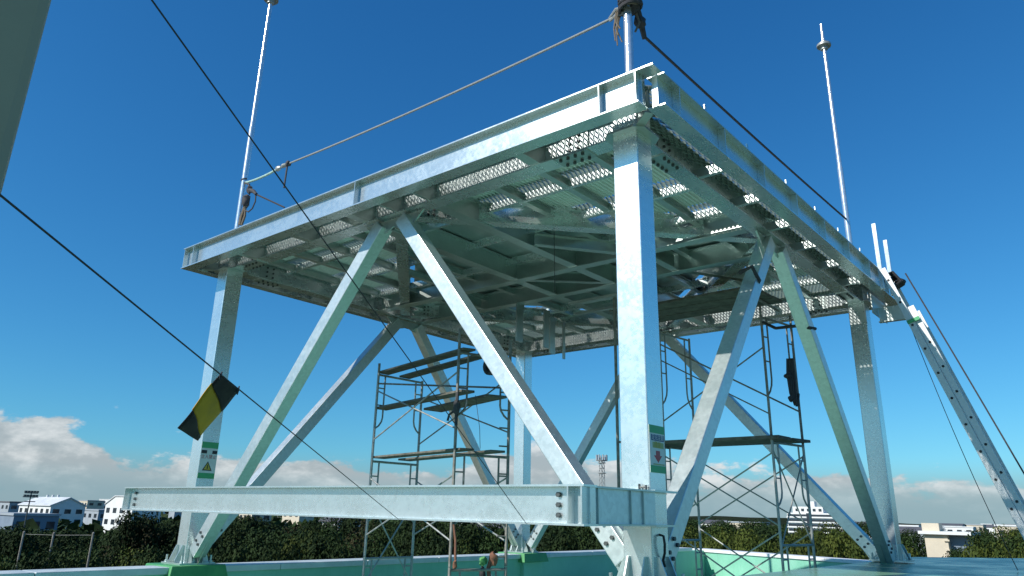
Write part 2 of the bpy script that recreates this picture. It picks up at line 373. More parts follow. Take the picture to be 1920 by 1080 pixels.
# cantilever brackets between girders and edge beams
def bracket(p0, p1, fw, hb=.31):
    return MB().bar(Vector(p0)+Vector((0,0,hb/2)), Vector(p1)+Vector((0,0,hb/2)), fw*.42, hb).build('cantilever_bracket', STEEL_D, PL)
WF = YF+.1+.0065
for x, fw in ((-1.3,.34),(-3.15,.10),(-3.83,.10),(-4.5,.34),(-4.75,.08),(-5.9,.25),(-7.4,.25)): bracket((x,WF,ZB+.022),(x,-.0085,ZB+.022), fw)
for x, fw in ((-1.3,.25),(-3.15,.2),(-4.5,.25),(-5.9,.25),(-7.4,.25)): bracket((x,B_+.0085,ZB+.022),(x,YB-.1065,ZB+.022), fw)
for y, fw in ((1.45,.15),(2.6,.15),(3.75,.17),(4.85,.17),(6.0,.15),(7.2,.15)): bracket((.0085,y,ZB+.022),(XR-.1065,y,ZB+.022), fw, .12); bracket((XL+.1065,y,ZB+.022),(-A_-.0085,y,ZB+.022), fw)
for (x, y), (dx, dy) in (((0,0),(.43,-.36)),((-A_,0),(-.36,-.36)),((0,B_),(.36,.35)),((-A_,B_),(-.36,.35))):
    s = Vector((dx,dy,0)).normalized(); MB().ibeam(Vector((x,y,ZB+.02))+s*.24, Vector((x+dx,y+dy,ZB+.02)), ZT-ZB-.05, .10, .014, .014).build('corner_bracket', STEEL_D, PL)

# inner framing: a diamond between the mid points, then a lower grid carrying the machine base
MX, MY = -4.0, 4.2
P = {'f': Vector((MX,.13,4.835)), 'r': Vector((-.13,MY,4.835)), 'b': Vector((MX,B_-.13,4.835)), 'l': Vector((-A_+.13,MY,4.835))}
for a, b in (('f','r'),('r','b'),('b','l'),('l','f')):
    d = (P[b]-P[a]).normalized()
    g = MB().ibeam(P[a]+d*.12, P[b]-d*.12, .33, .20).build('diagonal_beam', STEEL, PL)
    sd = Vector((-d.y, d.x, 0)); mm = MB()
    for k in (.45, (P[b]-P[a]).length-.45):
        for sg in (1,-1): bolts(mm, P[a]+d*k+sd*sg*.008+Vector((0,0,.165)), d, (0,0,1), sd*sg, 2, 3, .08, .08)
    mm.each('bolt', BOLT, g)
def floor_beam(p0, p1, h=.34, fw=.18): return MB().ibeam(p0, p1, h, fw).build('floor_beam', STEEL_D, PL)
for x in (-4.52,-3.2): floor_beam((x,.13,4.812),(x,B_-.13,4.812))
for y in (3.5,4.72): floor_beam((-A_+.13,y,4.797),(-.13,y,4.797))
for x in (-1.9,-6.4): floor_beam((x,3.6,4.82),(x,4.62,4.82), .3, .14)
for a, b in (((-4.42,3.6),(-3.3,4.62)),((-1.8,4.82),(-.9,6.4)),((-3.1,2.2),(-2.2,3.4))): floor_beam((*a,4.83),(*b,4.83), .2, .12)
# joists under the decking, panel angles
for i, x in enumerate((-8.0,-7.2,-6.4,-5.6,-5.0,-2.45,-1.65,-.85)):
    MB().ibeam((x,.13,5.02),(x,B_-.13,5.02), .12, .10, .008, .010).build('joist', STEEL_D, PL)
for y in (1.05,2.1,3.15,5.3,6.35,7.45):
    m = MB().bar((-A_+.13,y,5.080),(-.13,y,5.080), .007, .115); m.bar((-A_+.13,y+.03,5.0185),(-.13,y+.03,5.0185), .055, .006); m.build('panel_angle', STEEL, PL)
# hangers under the far side
for i, (x, y, wz, z0) in enumerate(((-5.45,4.75,.20,4.02),(-5.30,5.45,.16,4.0),(-5.55,6.0,.18,4.0),(-5.6,6.5,.07,3.98))):
    m = MB().box((x-.015,y-wz/2,z0),(x+.015,y+wz/2,4.80)).box((x+.02,y-wz/2-.02,4.70),(x+.03,y+wz/2+.02,4.80)); m.build('hanger_plate', STEEL_D, PL)
m = MB(); m.bar((-4.4,5.05,4.70),(-3.1,5.05,4.70), .16, .05); m.bar((-4.6,5.5,4.62),(-3.4,5.5,4.62), .12, .04); m.each('cable_tray', STEEL_D, PL)
# solid plates in the middle, expanded metal elsewhere
def in_diamond(x, y): return abs(x-MX)/4.15 + abs(y-MY)/4.0 < 1
MB().prism([(MX,.45,5.172),(-.35,MY,5.172),(MX,B_-.45,5.172),(-A_+.35,MY,5.172)], (0,0,.008)).build('solid_plate', STEEL_D, PL)
JY = (1.05,2.1,3.15,5.3,6.35,7.45)
def open_strip(x, y): return y < .22 or y > 7.28 or x > -.24 or x < -8.16 or any(j-.20 < y < j for j in JY)
vs, fs = [], []
LW, SW, tz = .085, .034, 5.126
ny = int(9.40/LW); nx = int(9.20/SW)
for i in range(nx):
    x0 = -8.75+i*SW
    for k in range(ny):
        y0 = -.462+k*LW
        if in_diamond(x0, y0+LW/2) or not open_strip(x0, y0+LW/2): continue
        s = 1 if (i+k) % 2 == 0 else -1
        xa, xb = x0-s*SW/2*.80, x0+s*SW/2*.80
        o_ = len(vs)
        for (xx, yy) in ((xa,y0),(xb,y0+LW)):                 # leaning strand
            vs += [(xx+.008,yy,tz),(xx+.012,yy,tz),(xx-.009,yy,tz+.054),(xx-.013,yy,tz+.054)]
        fs += [(o_+q, o_+(q+1)%4, o_+4+(q+1)%4, o_+4+q) for q in range(4)]
ed = [.22]+[v for j in JY[:5] for v in (j-.19, j+.005)]+[7.28]
PW, nn = .066, 0
for y0, y1 in zip(ed[::2], ed[1::2]):                          # ribbed sheets, ribs along the depth of the deck
    for q in range(8):
        xs0 = -8.14+q*.99; m = MB(); run = []
        for k in range(15):
            xa = xs0+k*PW
            if xa+PW > -.25: break
            if in_diamond(xa+PW/2, (y0+y1)/2) and in_diamond(xa+PW/2, y0 if y0 > MY else y1): continue
            pr = [(xa,5.150),(xa+PW*.36,5.150),(xa+PW*.5,5.176),(xa+PW*.86,5.176),(xa+PW,5.150)]
            for (u0, w0), (u1, w1) in zip(pr, pr[1:]):
                b0 = len(run); run.append([(u0,y0,w0),(u1,y0,w1),(u1,y1,w1),(u0,y1,w0)])
        for qd in run: m.add(qd, [(0,1,2,3)])
        if run:
            oo = m.build('ribbed_sheet', SHEET, PL); sm = oo.modifiers.new('thickness', 'SOLIDIFY'); sm.thickness = .0025
gm = MB(); gm.v = [Vector(v) for v in vs]; gm.f = fs; gm.mi = [0]*len(fs)
gm.build('deck_grating', GRATE, PL)

# braces: square tubes from girder mid span down to the column feet
def brace(top_, foot, face):
    a, b = Vector(top_), Vector(foot); d = (b-a).normalized()
    br = MB().bar(a, b, .208, .208, face).build('brace', STEEL_B, PL, bevel=.010)
    f = Vector(face); s = d.cross(f).normalized()
    m = MB(); c = b-d*.12                                   # gusset at the foot
    m.prism([c-s*.10+f*-.006-d*.35, c+s*.10-f*.006-d*.35, c+s*.16-f*.006+d*.22, c-s*.16-f*.006+d*.22], f*.012)
    m.build('gusset_plate', STEEL_D, br)
    m = MB()
    for sg in (1,-1): bolts(m, b-d*.30+f*.1045*sg, d, s, f*sg, 2, 2, .16, .09, .022, .022)
    m.each('bolt', BOLT, br)
yb = -.0
fr = (0,-1,0); rt = (1,0,0)
brace((-4.20,yb,4.72),(-8.16,yb,.02),fr); brace((-3.76,yb,4.72),(-.20,yb,.34),fr)
brace((0,3.93,4.72),(0,.14,.22),rt); brace((0,4.38,4.72),(0,8.36,.12),rt)
brace((-A_,4.10,4.72),(-A_,.16,.10),rt); brace((-A_,4.66,4.72),(-A_,8.44,.06),rt)
brace((-4.2,B_,4.72),(-.22,B_,.18),fr); brace((-4.75,B_,4.72),(-8.1,B_,.02),fr)
m = MB()
for (x, y, ax) in ((-3.98,0,0),(0,4.15,1),(-A_,4.38,1),(-4.45,B_,0)):
    q = [(-.62,4.78),(.62,4.78),(.36,4.56),(.12,4.60),(0,4.66),(-.12,4.60),(-.36,4.56)]
    if ax == 0: m.prism([(x+u,y-.012,v) for u, v in q], (0,.024,0))
    else: m.prism([(x-.012,y+u,v) for u, v in q], (.024,0,0))
m.each('apex_gusset', STEEL_D, PL)

# low beam carried on a stub in front of the near column
LZ0, LZ1 = .655, .972
lb = MB().ibeam((-7.72,-1.42,LZ0),(.325,-1.42,LZ0), LZ1-LZ0, .20, .012, .016).build('low_beam', STEEL, PL)
m = MB()
for x in (-7.70,.30): 
    for sg in (1,-1): m.box((x-.007,-1.42+sg*.0065,LZ0+.0165),(x+.007,-1.42+sg*.098,LZ1-.0165))
m.box((.16,-1.518,LZ0+.0165),(.174,-1.4265,LZ1-.0165))
m.each('stiffener', STEEL, lb)
m = MB()
bolts(m, (.02,-1.4265,(LZ0+LZ1)/2), (1,0,0), (0,0,1), (0,-1,0), 1, 3, .1, .08, .022, .025)
bolts(m, (-7.52,-1.4265,(LZ0+LZ1)/2), (1,0,0), (0,0,1), (0,-1,0), 1, 3, .1, .08, .022, .025)
m.each('bolt', BOLT, lb)
st = MB().box((-.11,-1.405,LZ0+.0165),(.205,-H_-.004,LZ1-.0165)).build('stub_beam', STEEL_B, PL)
MB().box((-.13,-1.3195,LZ0),(.235,-.2125,LZ0+.016)).box((-.13,-1.3195,LZ1-.016),(.235,-.2125,LZ1)).each('flange_plate', STEEL_D, st)
m = MB()
for y in (-1.15,-.62,-.40): m.box((.2055,y,LZ0+.017),(.222,y+.012,LZ1-.017))
m.each('stiffener', STEEL_D, st)
m = MB()
for zz in (LZ0-.004, LZ1-.0135): m.prism([(-.19,-.21,zz),(.235,-.21,zz),(.235,.23,zz),(-.19,.23,zz)], (0,0,.018))
m.each('ring_plate', STEEL_D, C0)
m = MB(); m.tube([(.06,-.19,LZ1+.004),(.06,-.19,LZ1+.06)], .012, 8); m.tube([(.13,-.19,LZ1+.004),(.13,-.19,LZ1+.05)], .012, 8); m.tube([(.06,-.19,LZ1+.03),(.13,-.19,LZ1+.03)], .01, 8); m.build('shackle', BOLT, C0)
MB().tube([(.158,-.02,.58),(.20,-.02,.57),(.21,-.02,.50),(.20,-.01,.42),(.175,0,.36),(.18,.02,.30)], .012, 6).build('earth_cable', BLACK, C0, True)

# grab posts at the ladder head, bracket plates at the far right corner
for y, x, zt in ((7.6,.705,6.02),(8.12,.75,5.84)): MB().bar((x,y,4.75),(x,y,zt), .075, .075, (1,0,0)).build('grab_post', BRIGHT, PL, bevel=.006)
MB().box((.40,7.9,4.42),(.416,8.9,4.792)).build('corner_plate', STEEL_D, PL)
m = MB().box((.42,8.3,4.30),(.95,8.316,4.60)).box((.42,8.2,4.30),(.95,8.2995,4.316)); m.each('ladder_bracket', STEEL_D, PL)

# ------------------------------------------------------------------ life line posts and ropes
def post(x, y, r, label):
    p = thing('lifeline_post', (x,y,ZT), label, 'post', 'tall tubes standing on the platform corners')
    MB().tube([(x,y,ZT+.02),(x,y,ZT+2.6)], r, 12).build('lower_tube', BRIGHT, p, True)
    MB().tube([(x,y,ZT+2.6),(x,y,11.0),(x,y,11.33)], r*.86, 12, r*.5).build('upper_tube', BRIGHT, p, True)
    MB().tube([(x,y,10.74),(x,y,10.79)], .15, 14).tube([(x,y,10.66),(x,y,10.86)], .075, 10).build('collar', PIPE, p, True)
    MB().box((x-.13,y-.13,ZT+.001),(x+.13,y+.13,ZT+.02)).build('base_plate', STEEL_D, p)
post(0,0,.052,'bright zinc tube above the near corner with a bundle of ropes tied to it')
post(-A_,0,.056,'bright zinc tube at the left corner with a hook hanging from it')
post(0,B_,.056,'slim bright tube with a ring near its top at the right corner')
post(-A_,B_,.056,'bright zinc tube at the hidden far corner of the platform')

TN, TL, TR = Vector((0,0,6.55)), Vector((-A_,0,6.56)), Vector((0,B_,6.60))
eye = TL.lerp(TN, .17)
o = MB().tube(catenary(TN+Vector((-.1,0,-.03)), eye, .06), .016, 8).build('lifeline_rope', ROPE_G, None, True); tag(o, 'grey rope stretched from the near post towards the left post', 'rope')
o = MB().tube(catenary(TN+Vector((.02,.32,-.20)), TR+Vector((0,-.03,0)), .03), .018, 8).build('lifeline_rope', ROPE_D, None, True); tag(o, 'dark rope stretched from the near post down to the right post', 'rope')
s = thing('sling', TL, 'pale green sling with a shackle tied to the left post', 'sling')
MB().tube(catenary(TL+Vector((.05,-.02,0)), eye-Vector((.36,0,.01)), .03, 8), .022, 8).build('webbing', SLING, s, True)
MB().blob(eye-Vector((.3,0,0)), .055, 3, 2, .1, (1.4,.8,1)).blob(eye-Vector((.12,0,0)), .05, 4, 2, .2, (1.6,.8,.8)).build('shackle', PIPE, s, True)
MB().tube([eye-Vector((.1,0,0)), eye-Vector((.02,0,.05)), eye+Vector((-.05,.01,-.45))], .018, 6).blob(eye, .05, 6, 2, .3).each('rope_tail', ROPE_D, s, True)
MB().tube([TL+Vector((.05*math.cos(a), .05*math.sin(a), .02+.012*a)) for a in [i*.5 for i in range(14)]], .02, 6).build('knot', ROPE_D, s, True)
h = thing('chain_hoist', TL+Vector((.25,-.03,-.1)), 'dark lever hoist hanging beside the left post', 'hoist')
c = TL+Vector((.30,-.04,-.22))
MB().tube([TL+Vector((.06,-.03,0)), c+Vector((-.03,0,.12)), c], .02, 6).blob(c+Vector((0,0,-.0)), .07, 8, 2, .25, (.8,.7,1.3)).blob(c+Vector((-.06,0,-.20)), .10, 9, 2, .2, (.8,.7,1.4)).build('body', ROPE_D, h, True)
MB().tube([c+Vector((-.06,0,-.3)), c+Vector((-.14,0,-.5)), c+Vector((-.16,0,-.66))], .035, 6).tube([c+Vector((-.06,0,-.3)), c+Vector((-.06,.02,-.5)), c+Vector((-.10,0,-.68))], .025, 6).each('rope_tail', ROPE_B, h, True)
MB().tube([c+Vector((.25,0,-.15)), c+Vector((.27,0,-.30)), c+Vector((.2,0,-.42)), c+Vector((.08,0,-.46)), c+Vector((-.04,0,-.40))], .014, 6).build('hose', ROPE_D, h, True)
MB().tube([c, c+Vector((.16,0,-.07)), c+Vector((.27,0,-.16))], .045, 8, .03).tube([c+Vector((.25,0,-.15)), c+Vector((.85,.25,-.48))], .016, 6).build('strap', ROPE_D, h, True)
bdl = thing('rope_bundle', TN, 'dark bundle of brown ropes knotted around the near post', 'rope bundle')
rg = random.Random(5)
for k in range(3):
    m = MB(); nn = 26
    for j in range(2):
        m.tube([TN+Vector(((.075+.03*k)*math.cos(a+j)+.02*k, (.075+.03*k)*math.sin(a+j), .07-.035*k+.022*j+.05*math.sin(a*.7+k)+.004*a)) for a in [i*.5 for i in range(nn)]], .02, 6)
    m.build('coil', ROPE_D if k != 1 else ROPE_B, bdl, True)
m = MB()
for k in range(6):
    x = -.10-.03*rg.random(); y = rg.uniform(-.08,.04); l = rg.uniform(.2,.48)
    m.tube([TN+Vector((-.05,y,.02)), TN+Vector((x,y,-.03)), TN+Vector((x-.03,y-.01,-l*.6)), TN+Vector((x+rg.uniform(-.03,.03),y,-l))], .012, 6, .008)
m.each('rope_tail', ROPE_B, bdl, True)
m = MB()
m.tube([TN+Vector((-.02,0,.02)), TN+Vector((-.15,-.02,.05)), TN+Vector((-.26,0,-.02))], .03, 6, .015).tube([TN+Vector((-.02,0,-.03)), TN+Vector((-.15,-.02,-.03)), TN+Vector((-.25,0,-.06))], .026, 6, .015)
m.build('eye_splice', ROPE_G, bdl, True)
m = MB().tube([TN+Vector((.04,.05,.06)), TN+Vector((.06,.14,0)), TN+Vector((.05,.24,-.12)), TN+Vector((.02,.36,-.23))], .055, 8, .03).blob(TN+Vector((.05,.2,-.10)), .075, 2, 2, .25).blob(TN+Vector((.05,.06,.04)), .09, 12, 2, .25)
m.build('hook', ROPE_D, bdl, True)
MB().tube([TN+Vector((.06,.1,-.02)), TN+Vector((.09,.12,-.16)), TN+Vector((.05,.08,-.30))], .014, 6).each('rope_tail', ROPE_B, bdl, True)

# guy wires from the stair tower to the low beam, with the flag
W1a, W1b = pt(8,372,1.0), Vector((-1.811,-1.523,.660))
W1a = CAM + (W1a-CAM)*((1.995-CAM.x)/(W1a.x-CAM.x)); W1a = W1a+(W1a-W1b).normalized()*.25
o = MB().tube([W1a, W1b], .0027, 6).build('guy_wire', ROPE_D); tag(o, 'thin dark wire carrying the black and yellow flag', 'wire')
W2b = Vector((-.248,-1.523,.660)); W2a = Vector((1.98,-6.243,2.217))
o = MB().tube([W2a, W2b], .0029, 6).build('guy_wire', ROPE_D); tag(o, 'thin dark wire slanting across the left post to the low beam', 'wire')
def on_wire(px):                                             # where the first wire passes a bearing
    best = min((i/2000 for i in range(2001)), key=lambda t: abs((lambda d: 946.4+1395.26*d.dot(RT)/d.dot(FW))(W1a.lerp(W1b,t)-CAM)-px))
    return W1a.lerp(W1b, best)
Fa, Fb = on_wire(413), on_wire(450); dep = (Fa-CAM).dot(FW)
dwn = pt(333,818,dep)-pt(413,717,dep); dwn2 = pt(365,843,dep*1.01)-pt(450,742,dep)
def flagp(u, t):                                             # u along the wire, t down the cloth
    p_ = Fa.lerp(Fb, u)+dwn.lerp(dwn2, u)*t
    return p_+Vector((.3,-.9,.2))*(.004*math.sin(t*6.5+2*u)+.006*math.sin(t*PI)*(u-.5)+.004*math.sin(u*7+t*3))
fl = thing('warning_flag', (Fa+Fb)/2, 'black and yellow striped cloth strip hanging from the wire', 'flag')
for k, (f0, f1, g0, g1, mm) in enumerate(((0,0,.18,.42,BLK),(.18,.42,.66,.92,YEL),(.66,.92,1,1,BLK))):
    m = MB(); nu, nv = 8, 10; vs = []
    for i in range(nu+1):
        for j in range(nv+1):
            u = i/nu; ta = f0+(f1-f0)*u; tb = g0+(g1-g0)*u; vs.append(flagp(u, ta+(tb-ta)*j/nv))
    fs = [(i*(nv+1)+j, (i+1)*(nv+1)+j, (i+1)*(nv+1)+j+1, i*(nv+1)+j+1) for i in range(nu) for j in range(nv)]
    m.add(vs, fs); oo = m.build('yellow_band' if mm is YEL else 'black_band', mm, fl, True)
    so_ = oo.modifiers.new('cloth', 'SOLIDIFY'); so_.thickness = .003

for u in (.06, .94):
    c = Fa.lerp(Fb, u); MB().tube([c+Vector((0,0,.012)), c+Vector((.012,-.012,-.004)), c+Vector((0,-.004,-.02)), c+Vector((-.012,.006,-.004)), c+Vector((0,0,.012))], .003, 5).build('tie', ROPE_D, fl)

# ------------------------------------------------------------------ signs on the columns
def text(s, size, m, parent, origin, ux, uz, nrm_):
    cu = bpy.data.curves.new('lettering', 'FONT'); cu.body = s; cu.size = size; cu.align_x = 'CENTER'; cu.align_y = 'CENTER'; cu.extrude = .0006
    tmp = bpy.data.objects.new('lettering_curve', cu); COL.objects.link(tmp)
    bpy.context.view_layer.update()
    me = bpy.data.meshes.new_from_object(tmp.evaluated_get(bpy.context.evaluated_depsgraph_get())); bpy.data.objects.remove(tmp)
    o = bpy.data.objects.new('lettering', me); COL.objects.link(o); me.materials.clear(); me.materials.append(m)
    M = Matrix((Vector(ux), Vector(uz), Vector(nrm_))).transposed().to_4x4(); M.translation = Vector(origin)-wl(parent)
    o.parent = parent; o.matrix_local = M
    return o
def sign(face_x, y0, y1, z0, z1, kind, label):
    s = thing('warning_sign', (face_x,(y0+y1)/2,z0), label, 'sign')
    x = face_x; hgt = z1-z0; yc = (y0+y1)/2
    def plate(nm, ya, yb_, za, zb_, m, t0, t1): return MB().box((x+t0,ya,za),(x+t1,yb_,zb_)).build(nm, m, s)
    plate('board', y0, y1, z0, z1, SIGNW, .002, .005)
    plate('green_band', y0+.001, y1-.001, z1-hgt*.17, z1-.001, SIGNG, .0052, .0065); plate('green_band', y0+.001, y1-.001, z0+.001, z0+hgt*.15, SIGNG, .0052, .0065)
    U, Z, X = (0,1,0), (0,0,1), (1,0,0)
    if kind == 'entry':
        plate('black_bar', y0+.01, y0+(y1-y0)*.36, z0+hgt*.68, z0+hgt*.77, SIGNK, .0052, .0065); plate('black_bar', y0+(y1-y0)*.68, y1-.01, z0+hgt*.68, z0+hgt*.77, SIGNK, .0052, .0065)
        text('立入禁止', (y1-y0)*.235, SIGNR, s, (x+.0062,yc,z0+hgt*.585), U, Z, X)
        c = z0+hgt*.33; r = hgt*.13
        MB().prism([(x+.0052,yc-r*1.15,c-r*.9),(x+.0052,yc+r*1.15,c-r*.9),(x+.0052,yc,c+r*1.1)], (.0012,0,0)).build('black_triangle', SIGNK, s)
        MB().prism([(x+.0066,yc-r*.8,c-r*.68),(x+.0066,yc+r*.8,c-r*.68),(x+.0066,yc,c+r*.75)], (.001,0,0)).build('yellow_triangle', SIGNY, s)
        MB().prism([(x+.0078,yc-r*.12,c-r*.5),(x+.0078,yc+r*.12,c-r*.5),(x+.0078,yc+r*.1,c+r*.3),(x+.0078,yc-r*.1,c+r*.3)], (.0008,0,0)).build('exclamation_mark', SIGNK, s)
    else:
        plate('blue_band', y0+(y1-y0)*.12, y1-(y1-y0)*.05, z0+hgt*.67, z0+hgt*.80, SIGNB, .0052, .0065)
        text('足元注意', (y1-y0)*.19, SIGNW, s, (x+.0075,yc+.008,z0+hgt*.735), U, Z, X)
        plate('olive_band', y0+(y1-y0)*.2, y1-(y1-y0)*.08, z0+hgt*.52, z0+hgt*.64, SIGNO, .0052, .0065)
        text('段差', (y1-y0)*.22, SIGNY, s, (x+.0075,yc+.008,z0+hgt*.58), U, Z, X)
        q = [(-.5,.5),(.5,.5),(.5,0),(1,0),(0,-.75),(-1,0),(-.5,0)]
        MB().prism([(x+.0052,yc+.008+u*(y1-y0)*.26,z0+hgt*.36+v*hgt*.20) for u, v in q], (.0012,0,0)).build('down_arrow', SIGNR, s)
        plate('olive_line', y0+(y1-y0)*.2, y1-(y1-y0)*.06, z0+hgt*.165, z0+hgt*.19, SIGNO, .0052, .0065)
sign(-A_+H_, -.150, .150, 1.17, 1.76, 'entry', 'green edged sign with a yellow warning triangle on the left column')
sign(H_, -.150, .150, 1.14, 1.59, 'step', 'green edged sign with a red down arrow on the near column')

# ------------------------------------------------------------------ scaffolds
def door_frame(t, a, b, z0, z1, ladder=False, mt=PIPE):
    """one portal frame: two legs, head bar, curved inner legs"""
    a, b = Vector((*a,0)), Vector((*b,0)); d = (b-a).normalized(); k = .17
    Z = lambda p, zz: Vector((p.x,p.y,zz))
    f = MB().tube([Z(a,z0),Z(a,z1)], .0243, 8).tube([Z(b,z0),Z(b,z1)], .0243, 8).tube([Z(a,z1-.04),Z(b,z1-.04)], .0213, 8)
    hh = z1-z0
    for p, s in ((a,1),(b,-1)):
        q = p+d*s*k
        f.tube([Z(q,z1-.04), Z(q,z0+hh*.48), Z(q-d*s*.02,z0+hh*.43), Z(q-d*s*.08,z0+hh*.38), Z(p,z0+hh*.34)], .0165, 8)
        for e in (.62, .82): f.tube([Z(p,z0+hh*e),Z(q,z0+hh*e)], .0135, 6)
    if ladder:
        for e in (.08,.26,.44,.62,.80): f.tube([Z(b-d*k,z0+hh*e),Z(b,z0+hh*e)], .014, 6)
    return f.build('portal_frame', mt, t, True)
def xbrace(t, a, b, z0, z1, mt=PIPE):
    a, b = Vector((*a,0)), Vector((*b,0)); u = Vector((0,0,1))
    return MB().tube([a+u*z0,b+u*z1], .0135, 6).tube([a+u*z1,b+u*z0+Vector((.01,.01,0))], .0135, 6).build('cross_brace', mt, t, True)
def plank(quad, zz, th, m, label, cat='plank', grp=None):
    o = MB().prism([(x,y,zz) for x, y in quad], (0,0,th)).build('scaffold_plank', m, None, bevel=.006); tag(o, label, cat, grp)
A, C, E_, Bq = (-7.28,2.72), (-4.53,2.06), (-4.17,2.94), (-7.24,3.85)
sc = thing('scaffold_tower', (-5.8,2.9,FLOOR), 'tall scaffold tower of grey pipes behind the front braces', 'scaffold')
for z0, z1 in ((-1.09,-.05),(-.04,1.64),(1.645,3.26)):
    door_frame(sc, A, Bq, z0, z1); door_frame(sc, C, E_, z0, z1, True, PIPE_RUST)
    if z1 > .5: xbrace(sc, A, C, z0+.35, z1-.35); xbrace(sc, Bq, E_, z0+.35, z1-.35)
xbrace(sc, A, Bq, -.55, .95)
MB().tube([(*A,3.26),(*A,3.44)], .024, 8).tube([(*E_,3.26),(*E_,3.54)], .024, 8).tube([(*C,3.26),(*C,3.62)], .024, 8).each('top_stub', PIPE_RUST, sc, True)
MB().tube([(A[0],A[1],3.05),(E_[0],E_[1],2.73)], .018, 6).build('handrail', PIPE_RUST, sc, True)
def lerp2(a, b, t): return (a[0]+(b[0]-a[0])*t, a[1]+(b[1]-a[1])*t)
def strip(t0, t1, ext=.12):
    p0, p1, p2, p3 = lerp2(A,Bq,t0), lerp2(C,E_,t0), lerp2(C,E_,t1), lerp2(A,Bq,t1)
    return [lerp2(p0,p1,-.03), lerp2(p0,p1,1.03), lerp2(p3,p2,1.03), lerp2(p3,p2,-.03)]
plank(strip(.03,.30), 1.665, .035, PLANK, 'lowest walkway plank of the left scaffold, front one of the pair')
plank(strip(.60,.88), 1.665, .035, PLANK, 'lowest walkway plank of the left scaffold, rear one of the pair')
plank(strip(.02,.27), 2.575, .04, PLANK, 'middle walkway plank of the left scaffold nearest the camera')
plank([lerp2(lerp2(A,C,.3),lerp2(Bq,E_,.3),.55), lerp2(lerp2(A,C,1.05),lerp2(Bq,E_,1.05),.45), lerp2(lerp2(A,C,1.05),lerp2(Bq,E_,1.05),.85), lerp2(lerp2(A,C,.3),lerp2(Bq,E_,.3),.95)], 2.53, .04, PLANK, 'short dark plank behind the middle walkway of the left scaffold')
plank(strip(.02,.26), 3.265, .035, PLANK, 'topmost walkway plank of the left scaffold, front one')
plank(strip(.50,.74), 3.265, .035, PLANK, 'topmost walkway plank of the left scaffold, rear one')
o = MB(); cc = Vector((-4.55,2.95,3.13))
for k in range(5): o.tube([cc+Vector((.11*math.cos(a)*(1-.08*k), .05*(k-2), .13*math.sin(a)*(1-.05*k))) for a in [i*PI/8 for i in range(17)]], .035, 6)
o.tube([cc+Vector((0,0,.1)),cc+Vector((0,0,.36))], .008, 6)
tag(o.near().build('hose_coil', BLACK, None, True), 'black coil hanging at the top of the left scaffold', 'coil')
o = MB().blob((-5.0,2.55,2.42), .055, 31, 2, .3, (1,1,2.4)).tube([(-5.02,2.58,2.68),(-5.0,2.55,2.3),(-4.98,2.53,2.12)], .028, 6).tube([(-5.0,2.56,2.4),(-5.12,2.5,2.3),(-5.15,2.5,2.2)], .02, 6).near().build('rope_bundle', ROPE_D, None, True)
tag(o, 'small dark bundle tied to the left scaffold leg below the middle planks', 'rope bundle')
o = MB().tube([(-4.9,2.9,2.66),(-4.82,2.95,2.1),(-4.75,2.9,1.76)], .005, 5).near().build('cord', ROPE_D, None, True); tag(o, 'thin cord dangling from the middle planks of the left scaffold', 'cord')
o = MB().tube([(-5.03,2.63,.55),(-5.0,2.66,.30),(-4.98,2.65,.02)], .022, 6).blob((-4.98,2.65,-.05), .05, 21, 2, .3, (.7,.7,1.6)).near().build('cloth_strip', ORANGE, None, True); tag(o, 'faded reddish cloth strip tied on a left scaffold leg', 'cloth')
g = thing('work_gear', (-4.27,2.70,-.43), 'orange and green work gear hanging on the scaffold ladder side', 'work gear')
MB().blob((-4.78,3.35,.02), .085, 41, 2, .3, (.8,.8,1.3)).tube([(-4.80,3.33,.05),(-4.84,3.3,-.12),(-4.82,3.3,-.25)], .035, 6).near().build('orange_pouch', ORANGE, g, True)
MB().blob((-4.92,3.25,-.02), .075, 42, 2, .35, (.9,.8,1)).near().build('green_cloth', LIME, g, True)
MB().blob((-4.93,3.25,-.22), .07, 43, 2, .25, (.8,.8,1.7)).near().build('black_bag', BLACK, g, True)
MB().tube([(-4.82,3.32,-.2),(-4.76,3.38,-.36),(-4.72,3.42,-.5)], .02, 6).blob((-4.72,3.42,-.5), .045, 44, 2, .2).near().build('white_strap', WHITEP, g, True)

R1, R2, L1, L2 = (-1.14,6.45), (-.95,7.44), (-3.26,6.52), (-3.1,7.5)
sc = thing('scaffold_tower', (-2.1,7,FLOOR), 'scaffold tower of grey pipes standing beside the right braces', 'scaffold')
for z0, z1 in ((-1.09,.38),(.38,2.06),(2.06,4.30)):
    door_frame(sc, R1, R2, z0, z1, False, PIPE if z1 < 2.1 else PIPE_RUST); door_frame(sc, L1, L2, z0, z1)
xbrace(sc, R1, L1, .65, 1.85); xbrace(sc, R2, L2, .65, 1.85); xbrace(sc, R1, L1, -.7, .55); xbrace(sc, R2, L2, -.7, .55); xbrace(sc, R1, R2, .3, 1.9)
xbrace(sc, L1, R1, 2.5, 3.7, PIPE_RUST)
MB().tube([(-3.3,6.5,4.05),(-.9,7.3,2.62)], .017, 6).tube([(-3.4,5.07,-1.09),(-3.4,5.07,4.7)], .028, 8).tube([(-3.4,5.07,2.0),(-3.2,6.6,2.0)], .02, 8).each('standard_pipe', PIPE_RUST, sc, True)
plank([(-3.5,6.42),(-.98,6.36),(-.95,6.86),(-3.47,6.92)], 2.07, .06, PLANK, 'front plank of the walkway on the right scaffold')
plank([(-3.47,6.95),(-.93,6.9),(-.80,7.42),(-3.44,7.46)], 2.075, .05, PLANK, 'rear plank of the walkway on the right scaffold')
plank([(-3.4,5.42),(-.86,5.36),(-.84,5.74),(-3.4,5.8)], 4.50, .05, PLANK, 'dark top plank under the deck above the right scaffold, nearest one', 'plank')
